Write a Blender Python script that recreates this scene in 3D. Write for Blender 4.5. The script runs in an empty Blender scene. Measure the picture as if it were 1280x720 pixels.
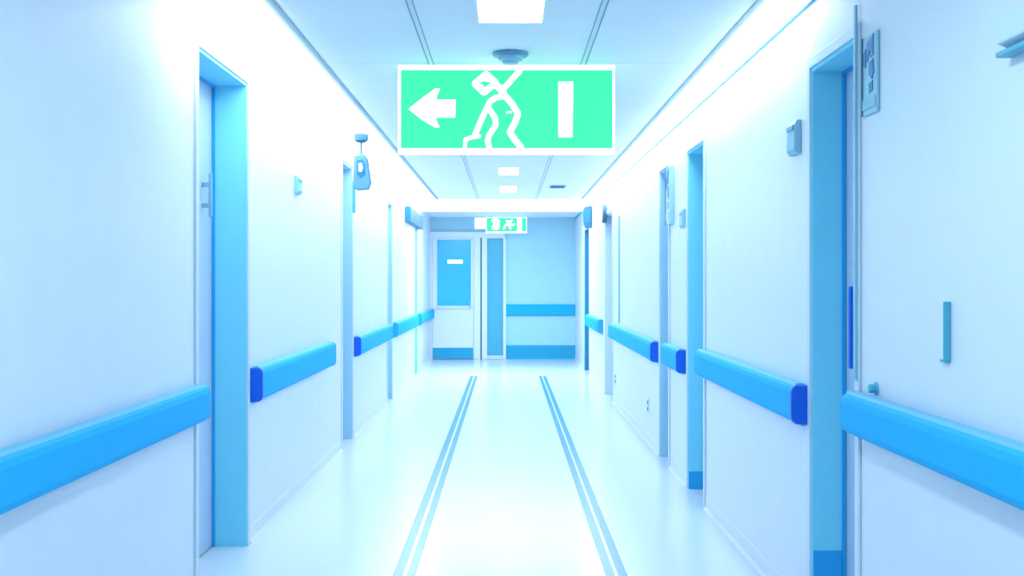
import bpy, bmesh, math
from mathutils import Vector

# ------------------------------------------------------------------ set-up
F = 1400.0                 # focal length in pixels of a 1280 px wide frame
VX, VY = 634.0, 352.0      # vanishing point of the corridor
EYE = 1.52                 # eye height
WR, WL = 1.33, 1.50        # distance from the eye to right / left wall
CEIL = 2.77
END = 21.9                 # end wall
BACK = -2.5
S = bpy.context.scene
COL = S.collection

def zr(px, w=WR): return F * w / (px - VX)      # distance along right wall
def zl(px, w=WL): return F * w / (VX - px)      # distance along left wall

# ------------------------------------------------------------------ materials
def mat(name, col, rough=0.5, spec=0.5, var=0.03, scale=6.0, metallic=0.0, emit=None, strength=0.0, bump=0.0, coat=0.0):
    m = bpy.data.materials.new(name); m.use_nodes = True
    nt = m.node_tree; N = nt.nodes; L = nt.links
    b = N['Principled BSDF']
    tc = N.new('ShaderNodeTexCoord'); nz = N.new('ShaderNodeTexNoise')
    nz.inputs['Scale'].default_value = scale; nz.inputs['Detail'].default_value = 4
    L.new(tc.outputs['Object'], nz.inputs['Vector'])
    mx = N.new('ShaderNodeMix'); mx.data_type = 'RGBA'
    mx.inputs[6].default_value = (*[c * (1 - var) for c in col], 1)
    mx.inputs[7].default_value = (*[min(1, c * (1 + var)) for c in col], 1)
    L.new(nz.outputs['Fac'], mx.inputs[0]); L.new(mx.outputs[2], b.inputs['Base Color'])
    b.inputs['Roughness'].default_value = rough
    b.inputs['Specular IOR Level'].default_value = spec
    b.inputs['Metallic'].default_value = metallic
    b.inputs['Coat Weight'].default_value = coat
    if emit:
        b.inputs['Emission Color'].default_value = (*emit, 1)
        b.inputs['Emission Strength'].default_value = strength
    if bump:
        bp = N.new('ShaderNodeBump'); bp.inputs['Strength'].default_value = bump
        bp.inputs['Distance'].default_value = 0.002
        n2 = N.new('ShaderNodeTexNoise'); n2.inputs['Scale'].default_value = 90
        L.new(tc.outputs['Object'], n2.inputs['Vector'])
        L.new(n2.outputs['Fac'], bp.inputs['Height']); L.new(bp.outputs['Normal'], b.inputs['Normal'])
    return m

M = {
 'wall':    mat('pale blue wall paint', (0.76, 0.84, 0.94), 0.45, 0.35, bump=0.05),
 'endwall': mat('cyan end wall paint', (0.42, 0.76, 0.90), 0.5, 0.3),
 'ceil':    mat('pale blue ceiling board', (0.81, 0.89, 0.96), 0.7, 0.2),
 'floor':   mat('polished vinyl floor', (0.70, 0.79, 0.90), 0.21, 0.45, var=0.01, scale=2.0),
 'stripe':  mat('blue floor inlay', (0.03, 0.28, 0.50), 0.25, 0.4),
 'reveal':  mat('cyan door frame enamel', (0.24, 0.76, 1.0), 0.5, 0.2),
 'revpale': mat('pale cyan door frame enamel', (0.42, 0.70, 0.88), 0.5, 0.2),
 'kick':    mat('bright blue guard', (0.02, 0.40, 0.86), 0.35, 0.4),
 'arch':    mat('pale frame enamel', (0.66, 0.80, 0.94), 0.4, 0.3),
 'leaf':    mat('lavender grey door laminate', (0.52, 0.66, 0.85), 0.4, 0.4),
 'white':   mat('white laminate', (0.78, 0.88, 0.96), 0.4, 0.4),
 'rail':    mat('blue vinyl rail', (0.02, 0.47, 0.92), 0.6, 0.08),
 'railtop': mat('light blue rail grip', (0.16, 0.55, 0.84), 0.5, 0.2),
 'cap':     mat('deep blue end cap', (0.004, 0.13, 0.78), 0.35, 0.4),
 'capteal': mat('teal blue end cap', (0.02, 0.40, 0.66), 0.35, 0.4),
 'trim':    mat('grey blue aluminium trim', (0.07, 0.21, 0.31), 0.4, 0.4),
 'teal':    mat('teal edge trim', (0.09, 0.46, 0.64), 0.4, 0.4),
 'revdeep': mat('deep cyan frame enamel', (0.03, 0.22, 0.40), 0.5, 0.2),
 'devdeep': mat('deep blue plastic', (0.06, 0.17, 0.27), 0.5, 0.2),
 'seam':    mat('pale joint strip', (0.20, 0.40, 0.55), 0.5, 0.2),
 'steel':   mat('blue grey steel', (0.30, 0.50, 0.66), 0.3, 0.5, metallic=0.4),
 'dark':    mat('dark blue plastic', (0.01, 0.14, 0.45), 0.35, 0.5),
 'device':  mat('mid blue plastic', (0.12, 0.32, 0.50), 0.4, 0.3),
 'devpale': mat('pale teal plastic', (0.28, 0.56, 0.72), 0.4, 0.3),
 'glassb':  mat('blue door glass', (0.05, 0.55, 0.88), 0.15, 0.5),
 'plate':   mat('pale blue sign plate', (0.34, 0.62, 0.80), 0.35, 0.3),
 'signgrn': mat('green lit sign face', (0.02, 0.45, 0.16), 0.4, 0.3, emit=(0.045, 0.9, 0.30), strength=0.72),
 'signwht': mat('white lit sign face', (0.8, 0.8, 0.8), 0.4, 0.3, emit=(0.93, 1.0, 0.98), strength=1.3),
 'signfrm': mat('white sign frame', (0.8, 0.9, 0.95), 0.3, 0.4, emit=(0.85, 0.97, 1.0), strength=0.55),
 'cove':    mat('glowing cove diffuser', (0.8, 0.9, 0.95), 0.5, 0.2, emit=(0.86, 0.95, 1.0), strength=3.9),
 'coveend': mat('soft cove diffuser', (0.8, 0.9, 0.95), 0.5, 0.2, emit=(0.86, 0.95, 1.0), strength=3.3),
 'coveright': mat('bright cove diffuser', (0.8, 0.9, 0.95), 0.5, 0.2, emit=(0.86, 0.95, 1.0), strength=8.0),
 'lamp':    mat('glowing lamp diffuser', (0.8, 0.9, 0.95), 0.5, 0.2, emit=(0.86, 0.94, 1.0), strength=3.0),
}

# ------------------------------------------------------------------ mesh helpers
def box(bm, x0, x1, y0, y1, z0, z1):
    x0, x1 = sorted((x0, x1)); y0, y1 = sorted((y0, y1)); z0, z1 = sorted((z0, z1))
    v = [bm.verts.new(p) for p in ((x0,y0,z0),(x1,y0,z0),(x1,y1,z0),(x0,y1,z0),(x0,y0,z1),(x1,y0,z1),(x1,y1,z1),(x0,y1,z1))]
    for f in ((0,3,2,1),(4,5,6,7),(0,1,5,4),(1,2,6,5),(2,3,7,6),(3,0,4,7)):
        bm.faces.new([v[i] for i in f])
    return bm

def prism(bm, pts, axis, a, b):
    """extrude a closed 2-D outline along an axis ('x': pts are (y,z), 'y': (x,z), 'z': (x,y))"""
    def P(p, t):
        return {'x': (t, p[0], p[1]), 'y': (p[0], t, p[1]), 'z': (p[0], p[1], t)}[axis]
    A = [bm.verts.new(P(p, a)) for p in pts]; B = [bm.verts.new(P(p, b)) for p in pts]
    n = len(pts)
    bm.faces.new(A); bm.faces.new(B[::-1])
    for i in range(n):
        bm.faces.new((A[i], B[i], B[(i+1) % n], A[(i+1) % n]))
    return bm

def lathe(bm, prof, cx, cy, n=32):
    """revolve (r, z) profile about a vertical axis"""
    rings = []
    for r, z in prof:
        rings.append([bm.verts.new((cx + r*math.cos(2*math.pi*i/n), cy + r*math.sin(2*math.pi*i/n), z)) for i in range(n)])
    for a, b in zip(rings, rings[1:]):
        for i in range(n):
            bm.faces.new((a[i], a[(i+1) % n], b[(i+1) % n], b[i]))
    bm.faces.new(rings[0]); bm.faces.new(rings[-1])
    return bm

def obj(name, bm, m, parent=None, bevel=0.0, seg=2, loc=None):
    bmesh.ops.recalc_face_normals(bm, faces=bm.faces)
    me = bpy.data.meshes.new(name); bm.to_mesh(me); bm.free()
    me.materials.append(m)
    o = bpy.data.objects.new(name, me); COL.objects.link(o)
    if parent:
        o.parent = parent
        r = parent
        off = Vector((0, 0, 0))
        while r: off += r.location; r = r.parent
        me.transform(__import__('mathutils').Matrix.Translation(-off))
    if bevel:
        md = o.modifiers.new('bevel', 'BEVEL'); md.width = bevel; md.segments = seg; md.limit_method = 'ANGLE'
    return o

def thing(name, label, cat, loc, group=None):
    o = bpy.data.objects.new(name, None); COL.objects.link(o)
    o.location = loc; o.empty_display_size = 0.1
    o['label'] = label; o['category'] = cat
    if group: o['group'] = group
    return o

def tag(o, label, cat, group=None):
    o['label'] = label; o['category'] = cat
    if group: o['group'] = group
    return o

def struct(name, bm, m, **k):
    o = obj(name, bm, m, **k); o['kind'] = 'structure'; return o

def sroot(name, loc):
    o = bpy.data.objects.new(name, None); COL.objects.link(o)
    o.location = loc; o['kind'] = 'structure'; o.empty_display_size = 0.1
    return o

B = bmesh.new
EPS = 0.0

# ------------------------------------------------------------------ the doors: (far z, near z, head height, recess depth, leaf depth)
RD = [dict(far=zr(1015), near=zr(1072), top=2.45, dep=0.14, kick=0.35),
      dict(far=zr(860.5), near=zr(881), top=2.47, dep=0.20, kick=0.13),
      dict(far=zr(825.5), near=zr(837), top=2.47, dep=0.20, kick=0),
      dict(far=zr(757), near=zr(766), top=2.42, dep=0.12, kick=0),
      dict(far=zr(731), near=zr(737), top=2.40, dep=0.20, kick=0)]
LD = [dict(far=zl(308), near=zl(246), top=2.66, dep=0.19, kick=0),
      dict(far=zl(440), near=zl(427), top=2.62, dep=0.16, kick=0),
      dict(far=zl(489.5), near=zl(484), top=2.52, dep=0.10, kick=0),
      dict(far=zl(521), near=zl(518), top=2.52, dep=0.10, kick=0)]
TH = 0.30   # wall thickness

def side_wall(name, w, sgn, doors):
    bm = B(); y = BACK
    for d in sorted(doors, key=lambda d: d['near']):
        box(bm, sgn*w, sgn*(w+TH), y, d['near'], 0, CEIL + 0.25)
        box(bm, sgn*w, sgn*(w+TH), d['near'], d['far'], d['top'], CEIL + 0.25)
        y = d['far']
    box(bm, sgn*w, sgn*(w+TH), y, END, 0, CEIL + 0.25)
    return struct(name, bm, M['wall'])

side_wall('wall_right', WR, 1, RD)
side_wall('wall_left', WL, -1, LD)

bm = B(); box(bm, -WL-TH, WR+TH, BACK-0.2, END+0.25, -0.2, 0.0); struct('floor', bm, M['floor'])
bm = B(); box(bm, -WL-TH, WR+TH, BACK-0.2, BACK, 0, CEIL+0.25); struct('wall_back', bm, M['wall'])
bm = B(); box(bm, -WL-TH, WR+TH, END, END+0.25, 0, CEIL+0.25); struct('wall_end', bm, M['endwall'])

# ceiling : suspended boards between the two luminous coves
PL, PR = -1.035, 1.11
TL, TR = -1.09, 1.17
PEND = 17.0
bm = B()
g = 0.006
ys = [BACK] + [1.6 + 2.4*i for i in range(7)] + [PEND]
ys = [y for y in ys if y <= PEND]
for y0, y1 in zip(ys, ys[1:]):
    for x0, x1 in ((PL, -0.455), (-0.42, 0.42), (0.455, PR)):
        box(bm, x0, x1, y0 + g/2, y1 - g/2, CEIL, CEIL + 0.03)
# flat ceiling past the boards and the slab above everything
box(bm, -WL-TH, WR+TH, 19.4, END+0.25, CEIL, CEIL + 0.12)
box(bm, -WL-TH, WR+TH, BACK-0.2, END+0.25, CEIL + 0.25, CEIL + 0.40)
box(bm, -WL, TL, BACK, 4.95, CEIL, CEIL+0.12)
box(bm, TR, WR, BACK, 4.95, CEIL, CEIL+0.12)
struct('ceiling', bm, M['ceil'])
bm = B()
for x0, x1 in ((-0.455, -0.42), (0.42, 0.455)):
    box(bm, x0, x1, BACK, PEND, CEIL + 0.003, CEIL + 0.02)
struct('trim_5', bm, M['ceil'])
bm = B()
for x0, x1 in ((-0.455, -0.42), (0.42, 0.455)):
    for e in (x0 + 0.003, x1 - 0.003):
        box(bm, e - 0.003, e + 0.003, BACK, PEND, CEIL - 0.001, CEIL + 0.004)
struct('trim_1', bm, M['seam'])
# dark aluminium edge round the boards
bm = B()
box(bm, TL, PL, BACK, PEND + 0.05, CEIL - 0.003, CEIL + 0.05)
box(bm, PR, TR, BACK, PEND + 0.05, CEIL - 0.003, CEIL + 0.05)
struct('trim_2', bm, M['trim'])
bm = B(); box(bm, PL, PR, PEND, PEND + 0.05, CEIL - 0.004, CEIL + 0.05); struct('trim_3', bm, M['ceil'])
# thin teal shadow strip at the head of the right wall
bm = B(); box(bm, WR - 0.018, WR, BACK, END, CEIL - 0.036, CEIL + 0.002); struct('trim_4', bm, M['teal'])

# luminous coves
def cove(x0, x1, y0, y1, label, m='cove'):
    t = thing('cove_light', label, 'ceiling light', ((x0+x1)/2, (y0+y1)/2, CEIL))
    bm = B(); box(bm, x0, x1, y0, y1, CEIL - 0.03, CEIL + 0.02); obj('diffuser', bm, M[m], t)
    bm = B(); box(bm, x0, x1, y0, y1, CEIL + 0.022, CEIL + 0.09); obj('housing', bm, M['white'], t)
cove(-WL + 0.002, TL, 4.95, PEND + 0.05, 'broad glowing white light strip along the top of the left wall')
cove(TR, WR - 0.018, 4.95, PEND + 0.05, 'narrow glowing white light strip along the top of the right wall', 'coveright')
cove(-WL + 0.002, WR - 0.018, PEND + 0.06, 19.4, 'glowing white light band crossing the ceiling before the end wall', 'coveend')

# square-ish lamps on the centre line
lampz = [(4.55, 5.38, 'bright white rectangular ceiling lamp cut by the top edge, nearest of the row'),
         (7.07, 7.90, None), (9.60, 10.42, None),
         (12.24, 13.06, 'small white ceiling lamp seen just below the large green exit sign'),
         (14.58, 15.60, 'farthest small white ceiling lamp of the row, nearest the end wall')]
for y0, y1, lab in lampz:
    if lab is None: continue
    cx, hw = 0.016, (0.150 if y0 < 5 else 0.112)
    t = thing('ceiling_light', lab, 'ceiling light', (cx, (y0+y1)/2, CEIL), 'ceiling lamps on the centre line')
    bm = B()
    box(bm, cx-hw-0.012, cx-hw, y0-0.012, y1+0.012, CEIL-0.008, CEIL-0.0005); box(bm, cx+hw, cx+hw+0.012, y0-0.012, y1+0.012, CEIL-0.008, CEIL-0.0005)
    box(bm, cx-hw, cx+hw, y0-0.012, y0, CEIL-0.008, CEIL-0.0005); box(bm, cx-hw, cx+hw, y1, y1+0.012, CEIL-0.008, CEIL-0.0005)
    obj('lamp_frame', bm, M['white'], t)
    bm = B(); box(bm, cx-hw, cx+hw, y0, y1, CEIL-0.005, CEIL-0.0005); obj('diffuser', bm, M['lamp'], t)

# ceiling vent
t = thing('ceiling_vent', 'small flat ventilation grille on the far right of the ceiling boards', 'vent', (0.66, 14.7, CEIL))
bm = B(); box(bm, 0.55, 0.77, 14.5, 14.9, CEIL-0.006, CEIL-0.0005); obj('vent_plate', bm, M['plate'], t)
bm = B()
for i in range(6): box(bm, 0.57, 0.75, 14.54 + i*0.06, 14.56 + i*0.06, CEIL-0.012, CEIL-0.006)
obj('louvre', bm, M['trim'], t)

# floor inlay stripes
stripes = [(-0.592, -0.540, 'outer blue inlay stripe of the left pair on the floor'),
           (-0.520, -0.475, 'inner blue inlay stripe of the left pair on the floor'),
           (0.508, 0.556, 'inner blue inlay stripe of the right pair on the floor'),
           (0.575, 0.622, 'outer blue inlay stripe of the right pair on the floor')]
for x0, x1, lab in stripes:
    bm = B(); box(bm, x0, x1, BACK, 18.0, 0.0, 0.0015)
    tag(obj('floor_stripe', bm, M['stripe']), lab, 'floor stripe', 'blue inlay stripes on the floor')

# baseboards, pale and coved
def base(name, w, sgn, doors):
    bm = B(); y = BACK
    prof = [(sgn*w, 0), (sgn*(w-0.02), 0.0), (sgn*(w-0.006), 0.02), (sgn*(w-0.003), 0.09), (sgn*w, 0.093)]
    for d in sorted(doors, key=lambda d: d['near']):
        prism(bm, prof, 'y', y, d['near'] - 0.06); y = d['far'] + 0.06
    prism(bm, prof, 'y', y, END)
    struct(name, bm, M['wall'])
base('baseboard_left', WL, -1, LD)
base('baseboard_right', WR, 1, RD)

# ------------------------------------------------------------------ side doors
def side_door(n, w, sgn, d, aw=0.045, handle=None, rm='reveal'):
    y0, y1, top, dep = d['near'], d['far'], d['top'], d['dep']
    root = sroot('door_%d' % n, (sgn*w, (y0+y1)/2, 0))
    fr = B(); ft = 0.018
    box(fr, sgn*(w-0.002), sgn*(w+dep), y1-ft, y1-0.001, 0, top-0.001)
    box(fr, sgn*(w-0.002), sgn*(w+dep), y0+0.001, y0+ft, 0, top-0.001)
    box(fr, sgn*(w-0.002), sgn*(w+dep), y0+ft, y1-ft, top-ft, top-0.001)
    obj('door_frame', fr, M[rm], root)
    # rebate line in front of the leaf
    rb = B()
    box(rb, sgn*(w+dep-0.015), sgn*(w+dep), y1-ft-0.012, y1-ft, 0, top-ft)
    box(rb, sgn*(w+dep-0.015), sgn*(w+dep), y0+ft, y0+ft+0.012, 0, top-ft)
    box(rb, sgn*(w+dep-0.015), sgn*(w+dep), y0+ft+0.012, y1-ft-0.012, top-ft-0.012, top-ft)
    obj('door_stop', rb, M['kick'], root)
    lf = B(); box(lf, sgn*(w+dep+0.002), sgn*(w+dep+0.045), y0+0.004, y1-0.004, 0.006, top-0.006)
    obj('door_leaf', lf, M['leaf'], root, bevel=0.003)
    ar = B()
    box(ar, sgn*(w-0.012), sgn*(w-0.0005), y1, y1+aw, 0, top+aw)
    box(ar, sgn*(w-0.012), sgn*(w-0.0005), y0-aw, y0, 0, top+aw)
    box(ar, sgn*(w-0.012), sgn*(w-0.0005), y0, y1, top, top+aw)
    obj('architrave', ar, M['arch'], root, bevel=0.003)
    if d['kick']:
        k = B(); box(k, sgn*(w+0.001), sgn*(w+dep-0.016), y1-ft-0.004, y1-ft-0.0005, 0.0, d['kick'])
        obj('jamb_guard', k, M['kick'], root)
    if handle:
        hy, z0, z1 = handle
        h = B(); px = sgn*(w+dep-0.045)
        box(h, px-0.009, px+0.009, hy-0.012, hy+0.012, z0, z1)
        box(h, px, sgn*(w+dep+0.002), hy-0.008, hy+0.008, z0+0.05, z0+0.075)
        box(h, px, sgn*(w+dep+0.002), hy-0.008, hy+0.008, z1-0.075, z1-0.05)
        obj('door_handle', h, M['cap'] if sgn > 0 else M['steel'], root, bevel=0.004)
    return root

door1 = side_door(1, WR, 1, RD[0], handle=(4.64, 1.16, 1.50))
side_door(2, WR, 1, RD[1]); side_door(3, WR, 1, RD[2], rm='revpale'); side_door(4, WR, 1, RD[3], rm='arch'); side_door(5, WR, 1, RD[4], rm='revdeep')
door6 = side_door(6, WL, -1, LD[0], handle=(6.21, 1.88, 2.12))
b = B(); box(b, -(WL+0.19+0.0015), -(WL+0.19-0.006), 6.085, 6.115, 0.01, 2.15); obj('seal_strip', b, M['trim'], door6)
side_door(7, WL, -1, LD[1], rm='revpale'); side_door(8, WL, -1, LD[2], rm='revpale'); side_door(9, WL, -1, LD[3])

# ------------------------------------------------------------------ end wall joinery
PM = F / END
def ex(px): return (px - VX) / PM
def ez(py): return EYE - (py - VY) / PM
root = sroot('door_10', (ex(566), END, 0))
bm = B()
yf = END - 0.07
for a, b, c, d_ in ((535, 540.5, 290, 449), (592.5, 600.5, 290, 449), (602.5, 609, 290, 449), (540.5, 592.5, 290, 297), (600.5, 602.5, 290, 297), (609, 631, 290, 298), (629, 632.5, 298, 449)):
    box(bm, max(ex(a), -WL+0.001), ex(b), yf, END, max(ez(d_), 0), ez(c))
obj('door_frame', bm, M['white'], root)
bm = B(); box(bm, ex(600.5), ex(602.5), yf+0.03, END, 0, ez(297)); obj('frame_gap', bm, M['trim'], root)
bm = B()
X0, X1, Z1 = ex(540.5)+0.004, ex(592.5)-0.004, ez(297)-0.004
w0, w1, wz0, wz1 = ex(546.5), ex(588.7), ez(382), ez(299.5)
box(bm, X0, w0, END-0.05, END-0.01, 0.01, Z1); box(bm, w1, X1, END-0.05, END-0.01, 0.01, Z1)
box(bm, w0, w1, END-0.05, END-0.01, 0.01, wz0); box(bm, w0, w1, END-0.05, END-0.01, wz1, Z1)
leaf = obj('door_leaf', bm, M['white'], root)
bm = B(); box(bm, w0, w1, END-0.035, END-0.02, wz0, wz1); obj('vision_panel', bm, M['glassb'], leaf)
bm = B(); box(bm, w0-0.03, w1+0.03, END-0.075, END-0.045, ez(386), ez(382)); obj('glazing_ledge', bm, M['arch'], leaf, bevel=0.004)
bm = B(); box(bm, X0+0.01, X1-0.01, END-0.058, END-0.05, 0.015, ez(434.5)); obj('kick_plate', bm, M['capteal'], leaf)
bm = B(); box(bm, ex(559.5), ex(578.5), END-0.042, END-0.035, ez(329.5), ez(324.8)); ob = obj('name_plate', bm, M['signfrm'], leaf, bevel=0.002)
bm = B(); box(bm, ex(560), ex(579), END-0.040, END-0.035, ez(333.2), ez(332.4)); obj('plate_rule', bm, M['teal'], leaf)
bm = B(); box(bm, X1-0.09, X1-0.07, END-0.10, END-0.08, 0.98, 1.16); box(bm, X1-0.09, X1-0.07, END-0.08, END-0.05, 1.0, 1.02); box(bm, X1-0.09, X1-0.07, END-0.08, END-0.05, 1.12, 1.14)
obj('door_handle', bm, M['steel'], leaf, bevel=0.003)

root = sroot('door_11', (ex(619), END, 0))
bm = B(); box(bm, ex(609)+0.003, ex(629)-0.003, END-0.045, END-0.008, ez(444), ez(298)-0.004); lf = obj('door_leaf', bm, M['teal'], root)
bm = B(); box(bm, ex(609)+0.003, ex(629)-0.003, END-0.05, END-0.008, 0.005, ez(444)-0.002); obj('threshold_plate', bm, M['arch'], root)

# end wall bumper rail and deep blue skirting
t = thing('bumper_rail', 'dark blue straight bumper rail across the end wall', 'handrail', (ex(675), END, ez(387)))
prof = [(END-0.001, ez(394)), (END-0.05, ez(394)), (END-0.065, ez(393)), (END-0.065, ez(382)), (END-0.05, ez(380.5)), (END-0.001, ez(380.5))]
bm = B(); prism(bm, prof, 'x', ex(632.5), ex(716)); obj('rail_body', bm, M['rail'], t)
bm = B(); prism(bm, [(y if y > END-0.01 else y-0.006, z) for y, z in prof], 'x', ex(716), WR-0.002); obj('end_cap', bm, M['capteal'], t)
bm = B(); prism(bm, [(END, 0), (END-0.03, 0), (END-0.02, 0.02), (END-0.02, ez(432.5)), (END, ez(431.5))], 'x', ex(632.5), WR-0.001)
struct('baseboard_end', bm, M['capteal'])

# ------------------------------------------------------------------ handrails
def rail(w, sgn, y0, y1, zlo, zhi, label, capnear='cap', capfar=None, capl=0.03):
    P = 0.080
    t = thing('handrail', label, 'handrail', (sgn*w, (y0+y1)/2, zlo), 'blue wall handrails')
    H = zhi - zlo
    pr = [(0.0005, 0.0), (0.055, 0.0), (0.072, 0.010), (P, 0.03), (P, H-0.035), (0.074, H-0.014), (0.060, H-0.004), (0.0005, H-0.004)]
    def pf(grow=0.0):
        return [(sgn*(w - (p + (grow if p > .01 else 0))), zlo + z + (grow if z > H*.5 else -grow)) for p, z in pr]
    a = y0 + (capl if capnear else 0); b = y1 - (capl if capfar else 0)
    bm = B(); prism(bm, pf(), 'y', a, b); obj('rail_body', bm, M['rail'], t)
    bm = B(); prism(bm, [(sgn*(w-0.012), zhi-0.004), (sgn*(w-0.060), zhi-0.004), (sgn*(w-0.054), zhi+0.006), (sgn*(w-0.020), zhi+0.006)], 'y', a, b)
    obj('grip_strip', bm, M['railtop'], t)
    if capnear:
        bm = B(); prism(bm, pf(0.003), 'y', y0, a); obj('end_cap', bm, M[capnear], t, bevel=0.006)
    if capfar:
        bm = B(); prism(bm, pf(0.003), 'y', b, y1); obj('end_cap', bm, M[capfar], t, bevel=0.006)
    bm = B(); box(bm, sgn*(w-0.0005), sgn*(w-0.03), a, b, zlo-0.012, zlo-0.0); obj('wall_retainer', bm, M['railtop'], t)

rail(WR, 1, 1.5, RD[0]['near'] - 0.05, 0.955, 1.105, 'nearest handrail on the right wall, running out of the frame by the call plate', None, None)
rail(WR, 1, RD[0]['far'] + 0.03, RD[1]['near'] - 0.05, 0.895, 1.065, 'long right-wall handrail with a deep blue cap, between the nearest two right doors')
rail(WR, 1, RD[1]['far'] + 0.06, RD[2]['near'] - 0.05, 0.845, 1.015, 'very short blue handrail between the two narrow right doorways')
rail(WR, 1, RD[2]['far'] + 0.05, zr(766) - 0.25, 0.820, 0.996, 'right-wall handrail beyond the doorway with the pictogram plate', 'cap', 'capteal')
rail(WR, 1, RD[3]['far'] + 0.4, RD[4]['near'] - 0.1, 0.81, 0.99, 'farthest short handrail on the right wall, by the tall wall unit', 'capteal')
rail(WL, -1, 1.5, LD[0]['near'] - 0.05, 0.855, 1.025, 'nearest handrail on the left wall, running out of the frame', None, None)
rail(WL, -1, LD[0]['far'] + 0.05, zl(420, 1.42), 0.825, 1.02, 'left-wall handrail with a deep blue cap just past the big left doorway', 'cap', 'capteal')
rail(WL, -1, LD[1]['far'] + 0.05, LD[2]['near'] - 0.08, 0.80, 0.985, 'left-wall handrail just past the hanging blue unit', 'cap')
rail(WL, -1, LD[2]['far'] + 0.05, LD[3]['near'] - 0.08, 0.80, 0.985, 'left-wall handrail under the long blue wall box', 'capteal')
rail(WL, -1, LD[3]['far'] + 0.05, END - 0.02, 0.80, 0.985, 'farthest handrail on the left wall, ending at the end wall door', 'capteal')

# ------------------------------------------------------------------ strokes for pictograms
def stroke(bm, pts, wd, y0, y1, k=[0]):
    """thick polyline in the xz plane, extruded from y0 to y1"""
    for i, ((ax, az), (bx, bz)) in enumerate(zip(pts, pts[1:])):
        dx, dz = bx-ax, bz-az; l = math.hypot(dx, dz) or 1; ux, uz = dx/l, dz/l; nx, nz = -uz*wd/2, ux*wd/2
        k[0] = (k[0] + 1) % 7; e = k[0]*0.00012
        out = [(ax+nx, az+nz), (ax-ux*wd*.35+nx*.6, az-uz*wd*.35+nz*.6), (ax-ux*wd*.35-nx*.6, az-uz*wd*.35-nz*.6), (ax-nx, az-nz),
               (bx-nx, bz-nz), (bx+ux*wd*.35-nx*.6, bz+uz*wd*.35-nz*.6), (bx+ux*wd*.35+nx*.6, bz+uz*wd*.35+nz*.6), (bx+nx, bz+nz)]
        prism(bm, out, 'y', y0 - e, y1)

# ------------------------------------------------------------------ large exit sign
SY = F * (CEIL-EYE) / (VY - 81)
SP = F / SY
def sx(u): return ((480 + u/3.6) - VX) / SP
def sz(v): return EYE - ((50 + v/3.6) - VY) / SP
t = thing('exit_sign', 'large green illuminated exit sign with white arrow, figure and door bar, nearest on ceiling', 'exit sign', (0, SY, CEIL))
bm = B()
OL, OR_, OT, OB = sx(62), sx(1040), CEIL - 0.001, sz(512)
IL, IR, IT, IB = sx(76), sx(1028), sz(135), sz(486)
box(bm, OL, IL, SY, SY+0.07, OB, OT); box(bm, IR, OR_, SY, SY+0.07, OB, OT)
box(bm, IL, IR, SY, SY+0.07, IT, OT); box(bm, IL, IR, SY, SY+0.07, OB, IB)
obj('sign_frame', bm, M['signfrm'], t, bevel=0.006)
bm = B(); box(bm, IL, IR, SY+0.008, SY+0.06, IB, IT); obj('green_face', bm, M['signgrn'], t)
ya, yb = SY+0.003, SY+0.008
bm = B(); prism(bm, [(sx(a), sz(b)) for a, b in ((110,310),(170,262),(232,217),(252,218),(240,245),(234,268),(322,268),(320,348),(232,348),(240,372),(250,392),(232,394),(170,358))], 'y', ya, yb)
obj('arrow', bm, M['signwht'], t)
bm = B(); prism(bm, [(sx(a), sz(b)) for a, b in ((785,187),(852,187),(848,437),(785,437))], 'y', ya, yb); obj('door_bar', bm, M['signwht'], t)
fb = B()
q = 1/3.6/SP
st = lambda pts, w: stroke(fb, [(sx(a), sz(b)) for a, b in pts], w*q, ya, yb)
# head ring: rotated square with a hole
sq = [(460,152),(503,192),(450,236),(408,196)]
for a, b in zip(sq, sq[1:] + sq[:1]): st([a, b], 27)
st([(441,176),(478,183)], 12); st([(436,205),(456,224)], 14); st([(478,214),(488,198)], 14)
st([(495,195),(520,215),(540,240)], 30); st([(533,222),(560,195),(583,168),(612,138)], 24)
st([(545,252),(505,258),(478,275),(465,300)], 24); st([(465,300),(438,358),(410,425)], 24)
st([(430,432),(392,438),(366,447),(364,480)], 17)
st([(470,305),(500,350),(503,382),(472,430),(466,455),(474,482)], 24)
st([(540,245),(575,285),(603,330),(590,370),(566,415),(590,450),(617,482)], 27)
st([(553,326),(570,324)], 9)
obj('walking_figure', fb, M['signwht'], t)

# smoke detector in front of the sign
dz = F * (CEIL-EYE) / (VY - 66); dx = 4.0 / (F/dz)
t = thing('smoke_detector', 'round blue smoke detector on the ceiling right above the large green sign', 'smoke detector', (dx, dz, CEIL))
bm = B(); lathe(bm, [(0.098, CEIL-0.0005), (0.100, CEIL-0.010), (0.092, CEIL-0.020), (0.075, CEIL-0.024)], dx, dz); obj('base_plate', bm, M['device'], t)
bm = B(); lathe(bm, [(0.070, CEIL-0.024), (0.066, CEIL-0.040), (0.045, CEIL-0.048), (0.040, CEIL-0.060), (0.02, CEIL-0.064)], dx, dz); obj('sensor_head', bm, M['devpale'], t)

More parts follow.
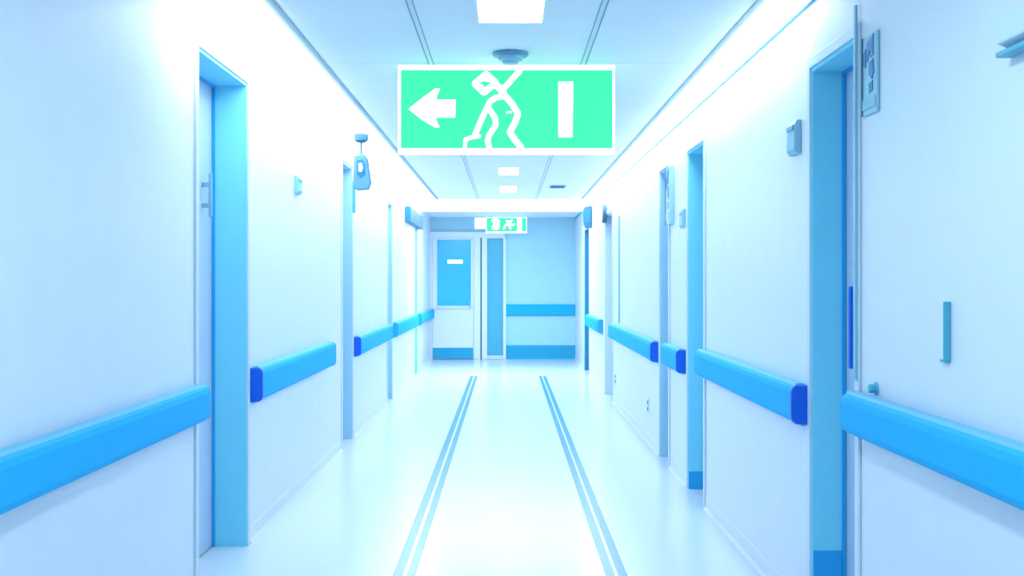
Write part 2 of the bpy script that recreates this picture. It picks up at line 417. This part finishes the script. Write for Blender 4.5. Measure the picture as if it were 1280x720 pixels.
# ------------------------------------------------------------------ far exit sign
FY = 21.2; FP = F / FY
fx = lambda u: ((560 + u/6) - VX) / FP
fz = lambda v: EYE - ((180 + v/6) - VY) / FP
t = thing('exit_sign', 'small distant green exit sign hanging in front of the end wall', 'exit sign', (fx(400), FY, CEIL))
bm = B(); box(bm, fx(285), fx(592), FY, FY+0.06, fz(668), fz(548)); obj('sign_box', bm, M['signfrm'], t, bevel=0.004)
bm = B(); box(bm, fx(291), fx(518), FY-0.004, FY, fz(655), fz(555)); box(bm, fx(556), fx(586), FY-0.004, FY, fz(655), fz(555)); obj('green_face', bm, M['signgrn'], t)
bm = B(); box(bm, fx(200), fx(283), FY, FY+0.05, fz(636), fz(553)); obj('white_panel', bm, M['signfrm'], t, bevel=0.006)
bm = B()
prism(bm, [(fx(a), fz(b)) for a, b in ((325,575),(335,562),(375,562),(388,578),(388,625),(375,642),(335,642),(325,622),(345,600))], 'y', FY-0.008, FY-0.004)
qq = 1/6/FP
stroke(bm, [(fx(418), fz(635)), (fx(435), fz(605)), (fx(462), fz(585)), (fx(480), fz(570))], 13*qq, FY-0.008, FY-0.004)
stroke(bm, [(fx(440), fz(575)), (fx(462), fz(592)), (fx(480), fz(612)), (fx(498), fz(600))], 13*qq, FY-0.008, FY-0.004)
stroke(bm, [(fx(452), fz(606)), (fx(470), fz(636))], 12*qq, FY-0.008, FY-0.004)
obj('pictogram', bm, M['signwht'], t)
bm = B(); zt = fz(548)
for u in (320, 560):
    bm = B(); box(bm, fx(u)-0.006, fx(u)+0.006, FY+0.02, FY+0.03, zt, CEIL-0.0005); obj('hanger', bm, M['steel'], t)
bm = B(); box(bm, fx(282), fx(287), FY+0.02, FY+0.03, fz(600), fz(570)); obj('joining_piece', bm, M['steel'], t)

# ------------------------------------------------------------------ hanging unit on the left
def hx(px, pm): return (px - VX)/pm
HY = 9.26; HP = F/HY
cx = hx(451.5, HP); hz = lambda py: EYE - (py-VY)/HP
t = thing('hanging_unit', 'blue box unit hanging on a thin rod from the left light strip', 'ceiling unit', (cx, HY, CEIL))
bm = B(); lathe(bm, [(0.055, CEIL-0.0305), (0.060, CEIL-0.04), (0.058, CEIL-0.085), (0.035, CEIL-0.10)], cx, HY, 24); obj('ceiling_mount', bm, M['devdeep'], t)
bm = B(); lathe(bm, [(0.010, CEIL-0.10), (0.010, hz(196))], cx, HY, 10); obj('rod', bm, M['revdeep'], t)
bm = B(); prism(bm, [(hx(a, HP), hz(b)) for a, b in ((443,195),(456,193),(460,199),(462,215),(464,228),(461,237),(446,238),(442,232))], 'y', HY-0.04, HY+0.05)
obj('housing', bm, M['device'], t, bevel=0.01)
bm = B(); prism(bm, [(hx(a, HP), hz(b)) for a, b in ((447,201),(454,200),(457,206),(457,218),(452,223),(447,219))], 'y', HY-0.046, HY-0.0405)
lens = obj('lens_plate', bm, M['revdeep'], t, bevel=0.002)
bm = B(); prism(bm, [(hx(a, HP), hz(b)) for a, b in ((449,205),(453,204),(455,210),(453,216),(449,215))], 'y', HY-0.052, HY-0.0465)
obj('lens', bm, M['arch'], lens)
bm = B(); box(bm, hx(440.5, HP), hx(444, HP), HY-0.01, HY+0.03, hz(266), hz(226)); obj('pull_handle', bm, M['teal'], t, bevel=0.004)

# long blue box high on the left wall
y0, y1 = zl(506), 18.9
t = thing('wall_box', 'long blue box fixed high on the far left wall', 'wall box', (-WL, (y0+y1)/2, 2.4))
bm = B(); box(bm, -WL+0.0005, -WL+0.085, y0+0.02, y1, 2.40, 2.62); obj('casing', bm, M['devdeep'], t, bevel=0.008)
bm = B(); box(bm, -WL+0.0005, -WL+0.088, y0, y0+0.02, 2.396, 2.624); obj('end_plate', bm, M['revdeep'], t, bevel=0.004)

# tall wall unit on the far right
t = thing('wall_unit', 'tall blue unit standing out from the far right wall under the ceiling', 'wall unit', (WR, 17.6, 2.36))
bm = B(); prism(bm, [(WR-0.0005, 2.36), (WR-0.10, 2.36), (WR-0.13, 2.42), (WR-0.14, 2.64), (WR-0.11, 2.70), (WR-0.0005, 2.70)], 'y', 17.5, 17.68); obj('housing', bm, M['devdeep'], t, bevel=0.008)
bm = B(); box(bm, WR-0.115, WR-0.03, 17.492, 17.5, 2.44, 2.64); obj('front_plate', bm, M['revdeep'], t, bevel=0.003)
bm = B(); box(bm, WR-0.16, WR-0.139, 17.55, 17.62, 2.56, 2.60); obj('latch', bm, M['teal'], t, bevel=0.003)

# wall clock seen nearly edge-on
cy, cz_ = 15.0, 2.43
t = thing('wall_clock', 'round blue clock high on the right wall, seen almost edge-on', 'clock', (WR, cy, cz_))
def disc(r, x0, x1, n=28):
    b = B(); prism(b, [(cy + r*math.cos(2*math.pi*i/n), cz_ + r*math.sin(2*math.pi*i/n)) for i in range(n)], 'x', x0, x1); return b
obj('clock_case', disc(0.125, WR-0.06, WR-0.0005), M['devdeep'], t, bevel=0.008)
obj('clock_face', disc(0.105, WR-0.064, WR-0.0605), M['white'], t)
b = B(); box(b, WR-0.067, WR-0.0645, cy-0.004, cy+0.004, cz_, cz_+0.08); box(b, WR-0.067, WR-0.0645, cy-0.06, cy, cz_-0.004, cz_+0.004); obj('clock_hands', b, M['dark'], t)

# pictogram plates beside the right doors
def sign_plate(yc, hw, z0, z1, label, proj=0.012):
    t = thing('sign_plate', label, 'wall sign', (WR, yc, z0), 'pictogram plates on the right wall')
    b = B(); box(b, WR-proj, WR-0.0005, yc-hw, yc+hw, z0, z1); obj('plate', b, M['plate'], t, bevel=0.003)
    H = z1 - z0; f = WR-proj
    def Y(u): return yc + hw - u*2*hw      # u: 0 far edge .. 1 near edge
    def Z(v): return z1 - v*H
    b = B()
    for pts in (((.35,.10),(.80,.02),(.80,.28),(.62,.30),(.55,.20),(.38,.34)),
                ((.10,.22),(.28,.16),(.28,.40),(.10,.36)),
                ((.50,.36),(.78,.33),(.84,.50),(.70,.58),(.48,.50)),
                ((.50,.62),(.74,.60),(.74,.72),(.50,.74))):
        prism(b, [(Y(u), Z(v)) for u, v in pts], 'x', f-0.003, f-0.0002)
    obj('pictogram', b, M['dark'], t)
    b = B(); box(b, f-0.004, f-0.0002, yc-hw*0.9, yc+hw*0.9, Z(.93), Z(.80)); obj('lower_strip', b, M['devpale'], t)
    b = B(); box(b, f-0.006, f-0.0002, yc+hw*0.92, yc+hw, z0, z1); obj('side_edge', b, M['trim'], t)
sign_plate((zr(1083)+zr(1099))/2, 0.08, 2.13, 2.42, 'tall plate of dark blue pictograms high beside the nearest right doorway')
sign_plate(RD[2]['near'] - 0.16, 0.10, 1.98, 2.44, 'smaller distant pictogram plate high by the third right doorway', proj=0.04)

# small pale boxes high on the walls
def small_box(w, sgn, yc, z0, z1, label, hw=0.07):
    t = thing('wall_dispenser', label, 'wall box', (sgn*w, yc, z0), 'small pale boxes high on the walls')
    b = B(); prism(b, [(sgn*(w-0.0005), z0), (sgn*(w-0.02), z0), (sgn*(w-0.035), z0+0.02), (sgn*(w-0.03), z1-0.02), (sgn*(w-0.02), z1), (sgn*(w-0.0005), z1)], 'y', yc-hw, yc+hw)
    obj('casing', b, M['devpale'], t, bevel=0.004)
    b = B(); box(b, sgn*(w-0.038), sgn*(w-0.030), yc-hw*.8, yc+hw*.8, z1-0.045, z1-0.025); obj('top_button', b, M['teal'], t, bevel=0.002)
small_box(WR, 1, zr(997), 2.10, 2.255, 'pale teal box high on the right wall, left of the nearest doorway')
small_box(WR, 1, zr(856), 1.92, 2.06, 'tiny pale box between the two narrow right doorways')
small_box(WL, -1, zl(370), 2.14, 2.27, 'small pale teal box high on the left wall past the big doorway')

# call plate on the near right wall
yc = zr(1183)
t = thing('call_plate', 'slim upright pull plate alone on the near right wall', 'wall plate', (WR, yc, 1.28))
b = B(); box(b, WR-0.010, WR-0.0005, yc-0.028, yc+0.045, 1.283, 1.457); obj('plate', b, M['wall'], t, bevel=0.003)
b = B(); box(b, WR-0.022, WR-0.0005, yc-0.036, yc-0.028, 1.280, 1.460); obj('pull_edge', b, M['teal'], t, bevel=0.002)
b = B(); box(b, WR-0.012, WR-0.0005, yc-0.028, yc+0.02, 1.276, 1.283); obj('lower_lip', b, M['teal'], t)

# little knob above near rail
ky = zr(1096)
t = thing('wall_hook', 'tiny teal hook stud on the right wall just above the nearest handrail', 'hook', (WR, ky, 1.10))
b = B(); 
n = 16
prism(b, [(ky+0.016*math.cos(2*math.pi*i/n), 1.135+0.016*math.sin(2*math.pi*i/n)) for i in range(n)], 'x', WR-0.03, WR-0.0005); obj('stud', b, M['teal'], t, bevel=0.004)
b = B(); prism(b, [(ky+0.024*math.cos(2*math.pi*i/n), 1.135+0.024*math.sin(2*math.pi*i/n)) for i in range(n)], 'x', WR-0.006, WR-0.0005); obj('rose', b, M['railtop'], t)

# box cut by the right edge of the frame
t = thing('wall_light', 'pale wedge shaped fitting high on right wall, cut by the frame edge', 'wall light', (WR, 2.7, 2.1))
b = B(); prism(b, [(WR-0.0005, 2.12), (WR-0.05, 2.14), (WR-0.06, 2.20), (WR-0.0005, 2.23)], 'y', 2.45, 2.93); obj('casing', b, M['arch'], t, bevel=0.004)
b = B(); box(b, WR-0.045, WR-0.0005, 2.45, 2.95, 2.108, 2.122); obj('underside_trim', b, M['teal'], t, bevel=0.003)

# sockets
def socket(yc, zc, label, n=2, r=0.020):
    t = thing('wall_socket', label, 'socket', (WR, yc, zc), 'wall sockets on the right wall')
    b = B(); box(b, WR-0.008, WR-0.0005, yc-0.035, yc+0.035, zc-0.07, zc+0.07); obj('socket_plate', b, M['wall'], t, bevel=0.003)
    for k in range(n):
        zz = zc + (0.03 if k else -0.03)
        b = B(); prism(b, [(yc+r*1.3*math.cos(2*math.pi*i/16), zz+r*math.sin(2*math.pi*i/16)) for i in range(16)], 'x', WR-0.016, WR-0.0082); obj('outlet', b, M['capteal'], t)
socket(zr(811), 0.355, 'double teal socket low on the right wall beyond the narrow doorways')
socket(zr(770), 0.33, 'distant socket low on the right wall under the far end of a handrail')

# slim teal guard beside door 4
y = zr(774.5)
b = B(); box(b, WR-0.012, WR-0.0005, y-0.02, y+0.02, 1.03, 2.30)
tag(obj('wall_guard', b, M['teal']), 'slim upright teal strip on the right wall above the handrail', 'wall strip')
y = zr(1075)
b = B(); box(b, WR-0.022, WR-0.0125, y-0.012, y+0.012, 1.15, 2.56)
obj('edge_strip', b, M['devpale'], door1)

for k, yy in enumerate((2.4, -0.2)):
    ld = bpy.data.lights.new('corridor_lamp', 'AREA'); ld.shape = 'RECTANGLE'; ld.size = 0.3; ld.size_y = 0.8
    ld.energy = 17; ld.color = (0.76, 0.97, 1.0)
    lo = bpy.data.objects.new('corridor_lamp', ld); COL.objects.link(lo); lo.location = (0, yy, CEIL - 0.01)

# ------------------------------------------------------------------ world, camera, view
w = bpy.data.worlds.new('World'); S.world = w; w.use_nodes = True
w.node_tree.nodes['Background'].inputs[0].default_value = (0.5, 0.8, 1.0, 1)
w.node_tree.nodes['Background'].inputs[1].default_value = 0.0

cam = bpy.data.cameras.new('camera'); co = bpy.data.objects.new('camera', cam); COL.objects.link(co)
co.location = (0, 0, EYE); co.rotation_euler = (math.radians(90), 0, 0)
cam.sensor_width = 36; cam.lens = F * 36 / 1280
cam.shift_x = (640 - VX) / 1280; cam.shift_y = -(360 - VY) / 1280
cam.clip_start = 0.05; cam.clip_end = 100
S.camera = co
vs = S.view_settings
vs.view_transform = 'Standard'; vs.look = 'None'; vs.gamma = 1.0; vs.use_curve_mapping = False
vs.exposure = 0.64
